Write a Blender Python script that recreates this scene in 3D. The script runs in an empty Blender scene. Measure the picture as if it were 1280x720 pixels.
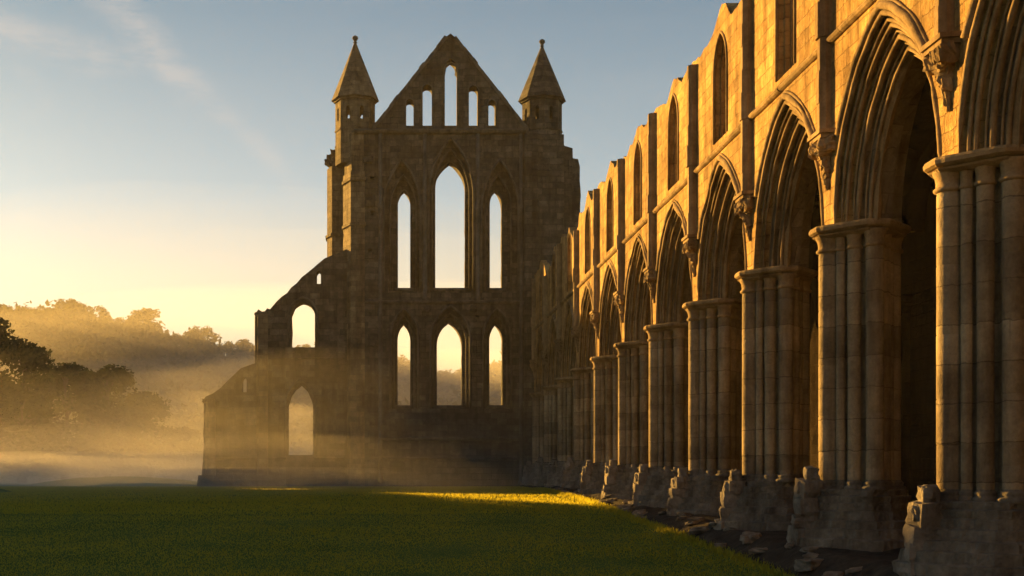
import bpy, bmesh, math, random
from mathutils import Vector, Matrix, noise
from mathutils.geometry import tessellate_polygon
random.seed(11)
R = math.radians
scene = bpy.context.scene
COL = scene.collection

# ------------------------------------------------------------------ numbers
SUN_AZ = 38.0        # degrees left of the view axis (+Y)
SUN_EL = 10.0
CX = 9.62            # centre line of the arcade wall
FACE = CX - .62      # nave side face of that wall
BAY = 5.5
PIER0 = 20.3         # y of the first pier fully in view
SPRING = 4.97
FY = 76.0            # front plane of the gabled front
def FX(px): return (px - 478) * .0475
def FZ(py): return (598 - py) * .0475

# ------------------------------------------------------------------ helpers
def nz(x, y=0.0, z=0.0): return noise.noise(Vector((x, y, z)))
def fbm(x, y, z, o=4):
    s, a, f = 0.0, 1.0, 1.0
    for _ in range(o):
        s += a * nz(x * f, y * f, z * f); a *= .5; f *= 2.03
    return s
def tag(o, label=None, cat=None, group=None, kind=None):
    if label: o['label'] = label
    if cat: o['category'] = cat
    if group: o['group'] = group
    if kind: o['kind'] = kind
    return o
def empty(name, loc=(0, 0, 0)):
    o = bpy.data.objects.new(name, None); COL.objects.link(o); o.location = loc
    o.empty_display_size = .5
    return o
def obj(name, bm, m, parent=None, smooth=False, loc=None):
    me = bpy.data.meshes.new(name)
    bmesh.ops.recalc_face_normals(bm, faces=bm.faces)
    bm.to_mesh(me); bm.free()
    me.materials.append(m)
    if smooth:
        for p in me.polygons: p.use_smooth = True
    o = bpy.data.objects.new(name, me); COL.objects.link(o)
    if parent: o.parent = parent
    if loc: o.location = loc
    return o
def mesh_obj(name, verts, faces, m, parent=None, smooth=False):
    me = bpy.data.meshes.new(name); me.from_pydata(verts, [], faces); me.update()
    me.materials.append(m)
    if smooth:
        for p in me.polygons: p.use_smooth = True
    o = bpy.data.objects.new(name, me); COL.objects.link(o)
    if parent: o.parent = parent
    return o
def dup(o, parent=None, loc=None):
    c = o.copy(); COL.objects.link(c); c.parent = parent
    if loc is not None: c.location = loc
    return c

def rough_line(pts, step=.45, amp=.02, closed=True, seed=0.0):
    """subdivide a 2D polyline and jitter it so that masonry edges are never ruler straight"""
    out = []
    n = len(pts)
    for i in range(n if closed else n - 1):
        a, b = pts[i], pts[(i + 1) % n]
        L = math.hypot(b[0] - a[0], b[1] - a[1])
        k = max(1, int(L / step))
        for j in range(k):
            t = j / k
            x = a[0] + (b[0] - a[0]) * t; z = a[1] + (b[1] - a[1]) * t
            if amp:
                x += amp * nz(x * 2.7 + seed, z * 2.7, 3.1); z += amp * nz(x * 2.7, z * 2.7 + seed, 9.7)
            out.append((x, z))
    if not closed: out.append(pts[-1])
    return out
def slab(bm, polys, plane, d0, d1):
    """polys: outline followed by holes (2D); extruded along y (plane 'xz') or along x (plane 'yz')"""
    if plane == 'xz': mk = lambda p, d: Vector((p[0], d, p[1]))
    else: mk = lambda p, d: Vector((d, p[0], p[1]))
    tris = tessellate_polygon([[Vector((p[0], p[1], 0)) for p in poly] for poly in polys])
    flat = [p for poly in polys for p in poly]
    A = [bm.verts.new(mk(p, d0)) for p in flat]; B = [bm.verts.new(mk(p, d1)) for p in flat]
    for t in tris:
        for V in (A, B):
            try: bm.faces.new([V[i] for i in t])
            except ValueError: pass
    k = 0
    for poly in polys:
        n = len(poly)
        for i in range(n):
            j = (i + 1) % n
            try: bm.faces.new((A[k + i], A[k + j], B[k + j], B[k + i]))
            except ValueError: pass
        k += n
def box(bm, x0, x1, y0, y1, z0, z1):
    slab(bm, [[(x0, z0), (x1, z0), (x1, z1), (x0, z1)]], 'xz', y0, y1)
def arch_pts(a, h, off=0.0, n=14):
    """pointed arch, half span a, rise h, springing at z=0; off shrinks (+) or grows (-) it. left to right"""
    c = (h * h - a * a) / (2 * a); Rr = a + c - off
    zt = math.sqrt(max(Rr * Rr - c * c, .01)); t1 = math.atan2(zt, c)
    right = [(Rr * math.cos(t1 * i / n) - c, Rr * math.sin(t1 * i / n)) for i in range(n + 1)]
    left = [(-x, z) for x, z in right]
    return left + right[::-1][1:]
def lancet(cx, half, z0, zs, zt, n=7):
    """closed pointed opening: sill z0, springing zs, apex zt"""
    return [(cx - half, z0)] + [(cx + x, zs + z) for x, z in arch_pts(half, zt - zs, 0, n)] + [(cx + half, z0)]
def plan_prism(bm, pts, z0, z1, step=None):
    A = [bm.verts.new((x, y, z0)) for x, y in pts]; B = [bm.verts.new((x, y, z1)) for x, y in pts]
    n = len(pts)
    for i in range(n): bm.faces.new((A[i], A[(i + 1) % n], B[(i + 1) % n], B[i]))
    bm.faces.new(A); bm.faces.new(B)
def lathe(bm, cx, cy, prof, seg=12, a0=0.0):
    rings = []
    for r, z in prof:
        rings.append([bm.verts.new((cx + r * math.cos(a0 + 2 * math.pi * i / seg), cy + r * math.sin(a0 + 2 * math.pi * i / seg), z)) for i in range(seg)])
    for a, b in zip(rings, rings[1:]):
        for i in range(seg): bm.faces.new((a[i], a[(i + 1) % seg], b[(i + 1) % seg], b[i]))
    bm.faces.new(rings[0]); bm.faces.new(rings[-1])
def tube(bm, pts, r, seg=8, jit=0.0):
    rings = []
    n = len(pts)
    for i, p in enumerate(pts):
        p = Vector(p)
        t = (Vector(pts[min(i + 1, n - 1)]) - Vector(pts[max(i - 1, 0)])).normalized()
        u = t.cross(Vector((1, 0, 0)));
        if u.length < .1: u = t.cross(Vector((0, 1, 0)))
        u.normalize(); v = t.cross(u)
        rr = r if not callable(r) else r(i / (n - 1))
        if jit:
            rr *= 1 + 8 * jit * nz(p.x * 3, p.y * 4.1, p.z * 4.1); q = nz(p.x * 2.2, p.y * .9, p.z * .9 + 3); rr *= max(.35, 1 - 4 * max(0, q - .16)); p = p + jit * Vector((nz(p.y * 2, p.z * 2, 1), nz(p.y * 2, p.z * 2, 5), nz(p.y * 2, p.z * 2, 9)))
        rings.append([bm.verts.new(p + rr * (math.cos(2 * math.pi * k / seg) * u + math.sin(2 * math.pi * k / seg) * v)) for k in range(seg)])
    for a, b in zip(rings, rings[1:]):
        for k in range(seg): bm.faces.new((a[k], a[(k + 1) % seg], b[(k + 1) % seg], b[k]))
    bm.faces.new(rings[0]); bm.faces.new(rings[-1])
def rock(bm, cx, cy, cz, sx, sy, sz, seed, amp=.16, boxy=.6, sub=2):
    tmp = bmesh.new(); bmesh.ops.create_cube(tmp, size=2.0)
    bmesh.ops.subdivide_edges(tmp, edges=tmp.edges[:], cuts=3, use_grid_fill=True)
    rot = Matrix.Rotation(seed * 1.7, 3, 'Z') if boxy < .6 else Matrix.Rotation((seed % 1 - .5) * .5, 3, 'Z')
    tilt = Matrix.Rotation(.16 * math.sin(seed * 5), 3, 'X')
    vm = {}
    for v in tmp.verts:
        p = v.co.copy(); s = p.normalized() * 1.25
        p = p.lerp(s, 1 - boxy)
        p *= 1 + amp * 1.6 * nz(p.x * 1.3 + seed * 7, p.y * 1.3, p.z * 1.3) + amp * .6 * nz(p.x * 4 + seed, p.y * 4, p.z * 4)
        p = rot @ (tilt @ Vector((p.x * sx, p.y * sy, p.z * sz)))
        vm[v] = bm.verts.new((cx + p.x, cy + p.y, cz + p.z))
    for f in tmp.faces: bm.faces.new([vm[v] for v in f.verts])
    tmp.free()

# ------------------------------------------------------------------ materials
def nodes(m):
    m.use_nodes = True; nt = m.node_tree; nt.nodes.clear()
    return nt, nt.nodes, nt.links
def N(nt, t, **kw):
    n = nt.nodes.new(t)
    for k, v in kw.items():
        if k in n.inputs: n.inputs[k].default_value = v
        else: setattr(n, k, v)
    return n
def ramp(nt, stops):
    r = nt.nodes.new('ShaderNodeValToRGB'); e = r.color_ramp.elements
    while len(e) > 1: e.remove(e[-1])
    e[0].position, e[0].color = stops[0][0], (*stops[0][1], 1)
    for p, c in stops[1:]:
        x = e.new(p); x.color = (*c, 1)
    return r
def mixrgb(nt, a, b, fac, mode='MIX'):
    m = nt.nodes.new('ShaderNodeMix'); m.data_type = 'RGBA'; m.blend_type = mode
    for sock, v in ((m.inputs[0], fac), (m.inputs[6], a), (m.inputs[7], b)):
        if hasattr(v, 'links'): nt.links.new(v, sock)
        elif isinstance(v, (int, float)): sock.default_value = v
        else: sock.default_value = (*v, 1)
    return m.outputs[2]
def stone(name, cols, brick=True, bw=.62, bh=.31, bump=.5, mortar=.5, spec=.1, rough=.92):
    m = bpy.data.materials.new(name); nt, nn, L = nodes(m)
    out = N(nt, 'ShaderNodeOutputMaterial'); b = N(nt, 'ShaderNodeBsdfPrincipled', Roughness=rough)
    b.inputs['Specular IOR Level'].default_value = spec
    geo = N(nt, 'ShaderNodeNewGeometry'); pos = geo.outputs['Position']
    def noi(s, d=6, r=.6, vec=None):
        n = N(nt, 'ShaderNodeTexNoise', Scale=s, Detail=d, Roughness=r); L.new(vec or pos, n.inputs['Vector']); return n
    n1 = noi(.55, 5); n2 = noi(3.3, 6, .65); n3 = noi(17, 6, .7)
    c = ramp(nt, [(.25, cols[0]), (.5, cols[1]), (.78, cols[2])]); L.new(n2.outputs['Fac'], c.inputs['Fac'])
    col = c.outputs['Color']
    big = ramp(nt, [(.35, (.62, .6, .6)), (.62, (1.15, 1.12, 1.08))]); L.new(n1.outputs['Fac'], big.inputs['Fac'])
    col = mixrgb(nt, col, big.outputs['Color'], .85, 'MULTIPLY')
    # lichen and soot in vertical runs
    mp = N(nt, 'ShaderNodeMapping'); mp.inputs['Scale'].default_value = (1.6, 1.6, .22); L.new(pos, mp.inputs['Vector'])
    n4 = noi(1.3, 5, .6, mp.outputs['Vector'])
    st = ramp(nt, [(.46, (1, 1, 1)), (.66, (.42, .38, .35))]); L.new(n4.outputs['Fac'], st.inputs['Fac'])
    col = mixrgb(nt, col, st.outputs['Color'], .8, 'MULTIPLY')
    grain = ramp(nt, [(.3, (.75, .75, .75)), (.7, (1.15, 1.15, 1.15))]); L.new(n3.outputs['Fac'], grain.inputs['Fac'])
    col = mixrgb(nt, col, grain.outputs['Color'], .7, 'MULTIPLY')
    h = None
    if brick:
        sep = N(nt, 'ShaderNodeSeparateXYZ'); L.new(pos, sep.inputs[0])
        add = N(nt, 'ShaderNodeMath', operation='MULTIPLY_ADD'); L.new(sep.outputs['X'], add.inputs[0]); add.inputs[1].default_value = .93; L.new(sep.outputs['Y'], add.inputs[2])
        wob = N(nt, 'ShaderNodeMath', operation='MULTIPLY_ADD'); L.new(n2.outputs['Fac'], wob.inputs[0]); wob.inputs[1].default_value = .13; L.new(sep.outputs['Z'], wob.inputs[2])
        cmb = N(nt, 'ShaderNodeCombineXYZ'); L.new(add.outputs[0], cmb.inputs[0]); L.new(wob.outputs[0], cmb.inputs[1])
        br = N(nt, 'ShaderNodeTexBrick', Scale=1.0); L.new(cmb.outputs[0], br.inputs['Vector'])
        br.inputs['Brick Width'].default_value = bw; br.inputs['Row Height'].default_value = bh
        br.inputs['Mortar Size'].default_value = .012; br.inputs['Mortar Smooth'].default_value = .6
        br.inputs['Color1'].default_value = (.62, .6, .58, 1); br.inputs['Color2'].default_value = (1.3, 1.26, 1.18, 1); br.inputs['Mortar'].default_value = (.5, .46, .42, 1)
        br.offset_frequency = 2; br.squash = .7; br.squash_frequency = 3
        col = mixrgb(nt, col, br.outputs['Color'], mortar, 'MULTIPLY')
        h = br.outputs['Fac']
    L.new(col, b.inputs['Base Color'])
    # height: grain + pitting - joints
    vor = N(nt, 'ShaderNodeTexVoronoi', Scale=5.5); L.new(pos, vor.inputs['Vector'])
    pit = ramp(nt, [(.0, (0, 0, 0)), (.28, (1, 1, 1))]); L.new(vor.outputs['Distance'], pit.inputs['Fac'])
    s1 = N(nt, 'ShaderNodeMath', operation='MULTIPLY_ADD'); L.new(n2.outputs['Fac'], s1.inputs[0]); s1.inputs[1].default_value = 1.6; L.new(n3.outputs['Fac'], s1.inputs[2])
    s2 = N(nt, 'ShaderNodeMath', operation='MULTIPLY_ADD'); L.new(pit.outputs['Color'], s2.inputs[0]); s2.inputs[1].default_value = .35; L.new(s1.outputs[0], s2.inputs[2])
    last = s2
    if h:
        s3 = N(nt, 'ShaderNodeMath', operation='MULTIPLY_ADD'); L.new(h, s3.inputs[0]); s3.inputs[1].default_value = -.8; L.new(s2.outputs[0], s3.inputs[2]); last = s3
    bp = N(nt, 'ShaderNodeBump', Strength=bump, Distance=.045); L.new(last.outputs[0], bp.inputs['Height'])
    L.new(bp.outputs[0], b.inputs['Normal']); L.new(b.outputs[0], out.inputs[0])
    return m
M = {}
M['wall'] = stone('ochre_sandstone_wall', [(.25, .15, .055), (.43, .275, .105), (.56, .39, .17)], bump=1.0, mortar=.55)
M['pier'] = stone('weathered_sandstone_shaft', [(.20, .155, .10), (.29, .23, .145), (.38, .30, .19)], bw=3.1, bh=.62, bump=.55, mortar=.8)
M['order'] = stone('shade_toned_arch_stone', [(.12, .09, .06), (.18, .14, .09), (.26, .20, .13)], bw=.5, bh=.4, bump=.6)  # darker than the wall stone: the soffits' shade is put into the colour
M['mould'] = stone('sandstone_moulding', [(.19, .13, .065), (.28, .195, .10), (.38, .27, .145)], brick=False, bump=.45)
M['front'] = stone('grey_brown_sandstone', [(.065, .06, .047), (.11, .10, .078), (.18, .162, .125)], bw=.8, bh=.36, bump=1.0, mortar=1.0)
M['buttress'] = stone('brown_buttress_stone', [(.13, .10, .06), (.21, .165, .10), (.30, .24, .15)], bump=.9, mortar=.7)
M['fmould'] = stone('grey_brown_moulding', [(.09, .08, .062), (.13, .117, .09), (.19, .17, .13)], brick=False, bump=.5)
M['plinth'] = stone('worn_plinth_stone', [(.11, .095, .07), (.20, .17, .125), (.31, .265, .20)], brick=False, bump=.9)
M['stub'] = stone('pale_worn_stone', [(.17, .145, .11), (.25, .215, .165), (.33, .285, .22)], brick=False, bump=.9)
M['inner'] = stone('shade_black_aisle_stone', [(.014, .011, .008), (.022, .017, .012), (.032, .024, .017)], bump=.6, spec=0.0)  # near-black base colour stands in for the shade inside the aisle

def soil():
    m = bpy.data.materials.new('dark_earth'); nt, nn, L = nodes(m)
    out = N(nt, 'ShaderNodeOutputMaterial'); b = N(nt, 'ShaderNodeBsdfPrincipled', Roughness=.95); b.inputs['Specular IOR Level'].default_value = .1
    g = N(nt, 'ShaderNodeNewGeometry')
    n = N(nt, 'ShaderNodeTexNoise', Scale=3.0, Detail=8.0, Roughness=.7); L.new(g.outputs['Position'], n.inputs['Vector'])
    r = ramp(nt, [(.3, (.018, .014, .009)), (.55, (.045, .034, .022)), (.75, (.09, .07, .045))]); L.new(n.outputs['Fac'], r.inputs['Fac']); L.new(r.outputs['Color'], b.inputs['Base Color'])
    bp = N(nt, 'ShaderNodeBump', Strength=1.0, Distance=.1); L.new(n.outputs['Fac'], bp.inputs['Height']); L.new(bp.outputs[0], b.inputs['Normal']); L.new(b.outputs[0], out.inputs[0])
    return m
M['soil'] = soil()
def turf(name, c0, c1, c2):
    m = bpy.data.materials.new(name); nt, nn, L = nodes(m)
    out = N(nt, 'ShaderNodeOutputMaterial'); b = N(nt, 'ShaderNodeBsdfPrincipled', Roughness=.9); b.inputs['Specular IOR Level'].default_value = 0
    g = N(nt, 'ShaderNodeNewGeometry')
    n = N(nt, 'ShaderNodeTexNoise', Scale=.35, Detail=7.0, Roughness=.65); L.new(g.outputs['Position'], n.inputs['Vector'])
    n2 = N(nt, 'ShaderNodeTexNoise', Scale=14.0, Detail=4.0); L.new(g.outputs['Position'], n2.inputs['Vector'])
    r = ramp(nt, [(.3, c0), (.5, c1), (.7, c2)]); L.new(n.outputs['Fac'], r.inputs['Fac']); L.new(r.outputs['Color'], b.inputs['Base Color'])
    bp = N(nt, 'ShaderNodeBump', Strength=.6, Distance=.06); L.new(n2.outputs['Fac'], bp.inputs['Height']); L.new(bp.outputs[0], b.inputs['Normal']); L.new(b.outputs[0], out.inputs[0])
    return m
M['turf'] = turf('lawn_turf', (.06, .10, .024), (.075, .12, .03), (.095, .135, .035))
M['field'] = turf('hill_turf', (.04, .05, .018), (.06, .07, .025), (.09, .09, .035))
def leafy(name, c0, c1, trans=.4, tcol=None, scale=1.2):
    m = bpy.data.materials.new(name); nt, nn, L = nodes(m)
    out = N(nt, 'ShaderNodeOutputMaterial')
    g = N(nt, 'ShaderNodeNewGeometry')
    n = N(nt, 'ShaderNodeTexNoise', Scale=scale, Detail=4.0); L.new(g.outputs['Position'], n.inputs['Vector'])
    r = ramp(nt, [(.35, c0), (.65, c1)]); L.new(n.outputs['Fac'], r.inputs['Fac'])
    d = N(nt, 'ShaderNodeBsdfDiffuse'); t = N(nt, 'ShaderNodeBsdfTranslucent'); x = N(nt, 'ShaderNodeMixShader', Fac=trans)
    L.new(r.outputs['Color'], d.inputs['Color'])
    if tcol: t.inputs['Color'].default_value = (*tcol, 1)
    else: L.new(r.outputs['Color'], t.inputs['Color'])
    L.new(d.outputs[0], x.inputs[1]); L.new(t.outputs[0], x.inputs[2]); L.new(x.outputs[0], out.inputs[0])
    return m
M['blade'] = leafy('grass_blade', (.045, .085, .022), (.085, .125, .032), .5, (.60, .52, .04), .3)
M['leaf'] = leafy('dark_foliage', (.035, .04, .014), (.06, .06, .02), .3)
M['leaf2'] = leafy('woodland_foliage', (.05, .055, .02), (.09, .08, .03), .35)
def bark():
    m = bpy.data.materials.new('bark'); nt, nn, L = nodes(m)
    out = N(nt, 'ShaderNodeOutputMaterial'); b = N(nt, 'ShaderNodeBsdfPrincipled', Roughness=.95)
    n = N(nt, 'ShaderNodeTexNoise', Scale=6.0, Detail=5.0); r = ramp(nt, [(.3, (.03, .022, .015)), (.7, (.08, .06, .04))])
    L.new(n.outputs['Fac'], r.inputs['Fac']); L.new(r.outputs['Color'], b.inputs['Base Color']); L.new(b.outputs[0], out.inputs[0])
    return m
M['bark'] = bark()
def vol(name, dens, col, g, absorb=None):
    m = bpy.data.materials.new(name); nt, nn, L = nodes(m)
    out = N(nt, 'ShaderNodeOutputMaterial'); v = N(nt, 'ShaderNodeVolumePrincipled')
    v.inputs['Color'].default_value = (*col, 1); v.inputs['Density'].default_value = dens; v.inputs['Anisotropy'].default_value = g
    L.new(v.outputs[0], out.inputs['Volume'])
    return m

# ------------------------------------------------------------------ ground levels (eye level is z = 0)
def smin(a, b, k=.25):
    h = max(k - abs(a - b), 0) / k
    return min(a, b) - h * h * k * .25
def lawn_z(x, y):
    z = smin(-2.88 + .044 * max(y, 2), -.50, .5)
    z += .03 * nz(x * .12, y * .12, 4) + .015 * nz(x * .5, y * .5, 8)
    if x > 8.0: z -= min(1.0, (x - 8.0) * 1.2)
    return z
def base_z(y): return min(-2.0 + .026 * y, -.42)
def bank_z(x, y):
    t = min(max((x - 7.35) / .95, 0), 1); t = t * t * (3 - 2 * t)
    lo, hi = lawn_z(min(x, 7.9), y) - .06, base_z(y)
    z = lo + (hi - lo) * t
    if x < 12: z += (.09 * fbm(x * 1.1, y * .7, 2, 3) + .05 * nz(x * 4, y * 3, 6)) * min(1, max(0, (x - 7.3) * 3))
    return z
def hill_z(x, y):
    """a wooded ridge that closes the valley behind the ruin"""
    u = x / max(y, 1)
    az = math.degrees(math.atan2(x, y))
    # ridge profile by bearing
    tab = [(-75, 12), (-50, 9), (-34, 9), (-25, 11), (-21, 22), (-17.5, 28), (-13, 28.5), (-10, 25), (-6.2, 22.5), (-3.5, 22), (0, 18), (3, 16.5), (5.4, 19), (8, 18), (20, 20), (45, 22), (90, 20)]
    hgt = tab[0][1] if az < tab[0][0] else tab[-1][1]
    for (a0, h0), (a1, h1) in zip(tab, tab[1:]):
        if a0 <= az <= a1:
            t = (az - a0) / (a1 - a0); t = t * t * (3 - 2 * t); hgt = h0 + (h1 - h0) * t
    r = math.hypot(x, y)
    t = (r - 165) / 115
    s = 0 if t < 0 else (t * t * (3 - 2 * t) if t < 1 else max(0, 1 - ((t - 1) / 1.6) ** 2))
    return -.9 + (hgt + 1.6 * fbm(x * .02, y * .02, 3, 3)) * s

# lawn sheet
def axis(segs):
    out = []
    for a, b, st in segs:
        n = max(1, int(round((b - a) / st)))
        out += [a + (b - a) * i / n for i in range(n)]
    return out + [segs[-1][1]]
def sheet(name, xs, ys, f, m, smooth=True):
    verts = [(x, y, f(x, y)) for y in ys for x in xs]; nx = len(xs)
    faces = [(j * nx + i, j * nx + i + 1, (j + 1) * nx + i + 1, (j + 1) * nx + i) for j in range(len(ys) - 1) for i in range(nx - 1)]
    return mesh_obj(name, verts, faces, m, None, smooth)
xs = axis([(-880, -120, 95), (-120, -40, 8), (-40, 9.4, .6), (9.4, 40, 5), (40, 880, 105)])
ys = axis([(-880, 0, 110), (0, 100, .8), (100, 180, 8), (180, 880, 70)])
lawn = sheet('lawn', xs, ys, lawn_z, M['turf']); tag(lawn, kind='structure')
bx = axis([(7.25, 8.8, .12), (8.8, 15.2, .5)]); by = axis([(3, 77, .2)])
bank = sheet('earth_bank', bx, by, bank_z, M['soil']); tag(bank, kind='structure')
# hills
hv, hf = [], []
A = [(-80 + 170 * i / 240) for i in range(241)]; Rr = [150 + 8 * j for j in range(42)]
for r in Rr:
    for a in A:
        x, y = r * math.sin(R(a)), r * math.cos(R(a)); hv.append((x, y, hill_z(x, y)))
for j in range(len(Rr) - 1):
    for i in range(240): hf.append((j * 241 + i, j * 241 + i + 1, (j + 1) * 241 + i + 1, (j + 1) * 241 + i))
hills = mesh_obj('hills', hv, hf, M['field'], None, True); tag(hills, kind='structure')
# low grassy mounds at the left
def mound(cx, cy, rx, ry, h):
    bm = bmesh.new(); n = 20; rings = []
    for j in range(8):
        t = j / 7; rr = math.cos(t * math.pi / 2) if j < 7 else .02
        rings.append([bm.verts.new((cx + rx * rr * math.cos(2 * math.pi * i / n), cy + ry * rr * math.sin(2 * math.pi * i / n),
                     lawn_z(cx, cy) - .25 + (h + .25) * math.sin(t * math.pi / 2) ** 1.3 + .1 * h * nz(i * .9, j, cx))) for i in range(n)])
    for a, b in zip(rings, rings[1:]):
        for i in range(n): bm.faces.new((a[i], a[(i + 1) % n], b[(i + 1) % n], b[i]))
    bm.faces.new(rings[-1])
    tag(obj('grassy_mound', bm, M['turf'], None, True), kind='structure')
mound(-17.8, 55, 2.2, 2.5, .32)
mound(-19.5, 96, 7.5, 4, .62)
mound(-15, 82, 6, 1.6, .18)

# ------------------------------------------------------------------ the arcade
arc = empty('nave_arcade', (FACE, 40, 0))
tag(arc, 'long golden sandstone arcade of pointed arches on clustered piers, receding along the right', 'arcade')
def A_obj(name, bm, m, parent=arc, smooth=False):
    o = obj(name, bm, m, None, smooth)
    o.parent = parent
    w = Vector((0, 0, 0)); p = parent
    while p is not None: w += p.location; p = p.parent
    o.location = -w
    return o
KS = list(range(-2, 11))                       # pier numbers; the last one stands against the front
def PY(k): return PIER0 + BAY * k
Y0, Y1 = PY(-2) - .3, FY + .6
AH, ASP = 3.45, 2.45
def wall_top(y, low=0.0):
    f = ((y - PIER0) / BAY) % 1.0                # 0 at a pier, .5 at mid bay
    d = abs(f - .5)
    z = 12.0
    if d < .17: z += .42 * (1 - d / .17) ** .8
    if abs(f - 0) < .06 or abs(f - 1) < .06: z += .05
    z += .30 * fbm(y * .55, 1.3, 0, 4) + .07 * nz(y * 5, 7)
    g = nz(y * .31, 4.4)
    if g > .28: z -= min(.5, (g - .28) * 3.5)            # lost coping stones
    return z - low
def arcade_layer(bm, x0, x1, off, lanc=None, low=0.0):
    pts = [(Y0, SPRING)]
    for k in KS[:-1]:
        c = PY(k) + BAY / 2
        pts += [(c + x + .008 * nz(x * 3, k), SPRING + z) for x, z in arch_pts(ASP, AH, off, 14)]
    pts += [(Y1, SPRING)]
    y = Y1; top = []
    while y > Y0:
        top.append((y, wall_top(y, low))); y -= .17
    top.append((Y0, wall_top(Y0, low)))
    polys = [pts + top]
    if lanc:
        half, z0, zs, zt = lanc
        for k in KS[:-1]:
            c = PY(k) + BAY / 2
            polys.append(rough_line(lancet(c, half, z0, zs, zt, 6), .4, .03, True, k * 3.3))
    slab(bm, polys, 'yz', x0, x1)
bm = bmesh.new()
arcade_layer(bm, FACE, FACE + .155, 0, (.64, 9.05, 10.9, 11.85))
arcade_layer(bm, FACE + .152, FACE + .31, .2, (.54, 9.2, 10.9, 11.7))
A_obj('wall', bm, M['wall'])
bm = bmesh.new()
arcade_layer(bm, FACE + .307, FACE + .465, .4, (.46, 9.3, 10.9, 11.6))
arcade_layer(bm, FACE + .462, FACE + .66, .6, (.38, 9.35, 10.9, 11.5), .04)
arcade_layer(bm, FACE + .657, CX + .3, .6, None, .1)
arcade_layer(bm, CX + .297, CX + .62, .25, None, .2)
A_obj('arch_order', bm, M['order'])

# string course, with broken lengths
bm = bmesh.new()
y = Y0
while y < FY - .2:
    L = random.uniform(1.1, 2.1); y1 = min(y + L, FY - .2); j = random.uniform(-.012, .012); zj = random.uniform(-.01, .01)
    prof = [(FACE + .05, 8.68 + zj), (FACE - .04 + j, 8.70 + zj), (FACE - .09 + j, 8.73 + zj), (FACE - .12 + j, 8.78 + zj), (FACE - .09 + j, 8.83 + zj), (FACE - .02, 8.89 + zj), (FACE + .05, 8.91 + zj)]
    a = [bm.verts.new((p[0], y + .006, p[1])) for p in prof]; b = [bm.verts.new((p[0], y1 - .006, p[1])) for p in prof]
    for i in range(len(prof)): bm.faces.new((a[i], a[(i + 1) % len(prof)], b[(i + 1) % len(prof)], b[i]))
    bm.faces.new(a); bm.faces.new(b); y = y1
A_obj('string_course', bm, M['mould'])

# arch mouldings, one set per bay: hood mould and rolls on every order
def arch_curve(c, off, x, n=22, zmin=0.0):
    pts = [(x, c + px, SPRING + pz) for px, pz in arch_pts(ASP, AH, off, n)]
    return [p for p in pts if p[2] >= SPRING + zmin - 1e-4]
for k in KS[:-1]:
    c = PY(k) + BAY / 2
    near = k < 5
    n = 30 if near else 12
    bm = bmesh.new()
    tube(bm, arch_curve(c, .03, FACE + .005, n), .055, 7 if near else 5, .014)
    tube(bm, arch_curve(c, .15, FACE + .10, n), .035, 6, .012)
    for j in (1, 2, 3):
        tube(bm, arch_curve(c, .2 * j + .035, FACE + .155 * j + .012, n), (.042, .052, .04)[j - 1], 8 if near else 5, .012)
        tube(bm, arch_curve(c, .2 * j + .14, FACE + .155 * j + .11, n), .022, 6 if near else 4, .01)
    tube(bm, arch_curve(c, .63, CX - .02, n), .09, 8, .012)
    am = A_obj('arch_moulding', bm, M['mould'], arc, True)
    bm = bmesh.new()
    tube(bm, arch_curve(c, -.10, FACE - .03, n, 1.75), .085, 8, .02)
    tube(bm, arch_curve(c, -.19, FACE - .01, n, 1.75), .04, 6, .02)
    A_obj('hood_mould', bm, M['mould'], am, True)
    # lancet frame of the blind clerestory window
    bm = bmesh.new()
    for half, zs, zt, x, r in ((.66, 10.9, 11.88, FACE - .0, .045), (.49, 10.9, 11.64, FACE + .3, .04)):
        pts = [(x, c - half, 9.05)] + [(x, c + px, zs + pz) for px, pz in arch_pts(half, zt - zs, 0, 6)] + [(x, c + half, 9.05)]
        tube(bm, pts, r, 6)
    A_obj('lancet_frame', bm, M['mould'], arc, True)

# vaulting pilasters on corbels, one over each pier
for k in KS:
    y = PY(k)
    bm = bmesh.new()
    z = 6.95; kk = 0
    top = wall_top(y) - random.uniform(.05, .35)
    while z < top:
        z1 = min(z + random.uniform(.5, .75), top); j = random.uniform(-.012, .012)
        if abs(z - 8.7) < .35: w, pr = .19, .26
        else: w, pr = .165, .22
        plan_prism(bm, [(FACE + .04, y - w), (FACE - pr * .55, y - w), (FACE - pr + j, y - w * .45), (FACE - pr + j, y + w * .45), (FACE - pr * .55, y + w), (FACE + .04, y + w)], z + .004, z1)
        z = z1
    pl = A_obj('pilaster', bm, M['mould'])
    bm = bmesh.new()
    # corbel: moulded cap, leafy bell and a tail that dies into the spandrel
    for zz, zz1, w, pr in ((6.87, 6.95, .46, .32), (6.79, 6.872, .41, .28)):
        plan_prism(bm, [(FACE + .04, y - w), (FACE - pr, y - w * .8), (FACE - pr, y + w * .8), (FACE + .04, y + w)], zz, zz1)
    for q in range(9):
        t = q / 8; yy = y + (t - .5) * .55
        rock(bm, FACE - .13, yy, 6.66 + .05 * math.sin(q * 2.3), .16, .09, .13, q + k * 1.3, .3, .3)
    for q in range(7):
        t = q / 6; rr = .13 * (1 - t) + .035
        rock(bm, FACE - .06 + .03 * t, y + .03 * math.sin(q * 1.7), 6.55 - t * .62, rr * .8, rr, .12, q * 2.1 + k, .25, .4)
    A_obj('corbel', bm, M['mould'], pl)

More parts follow.
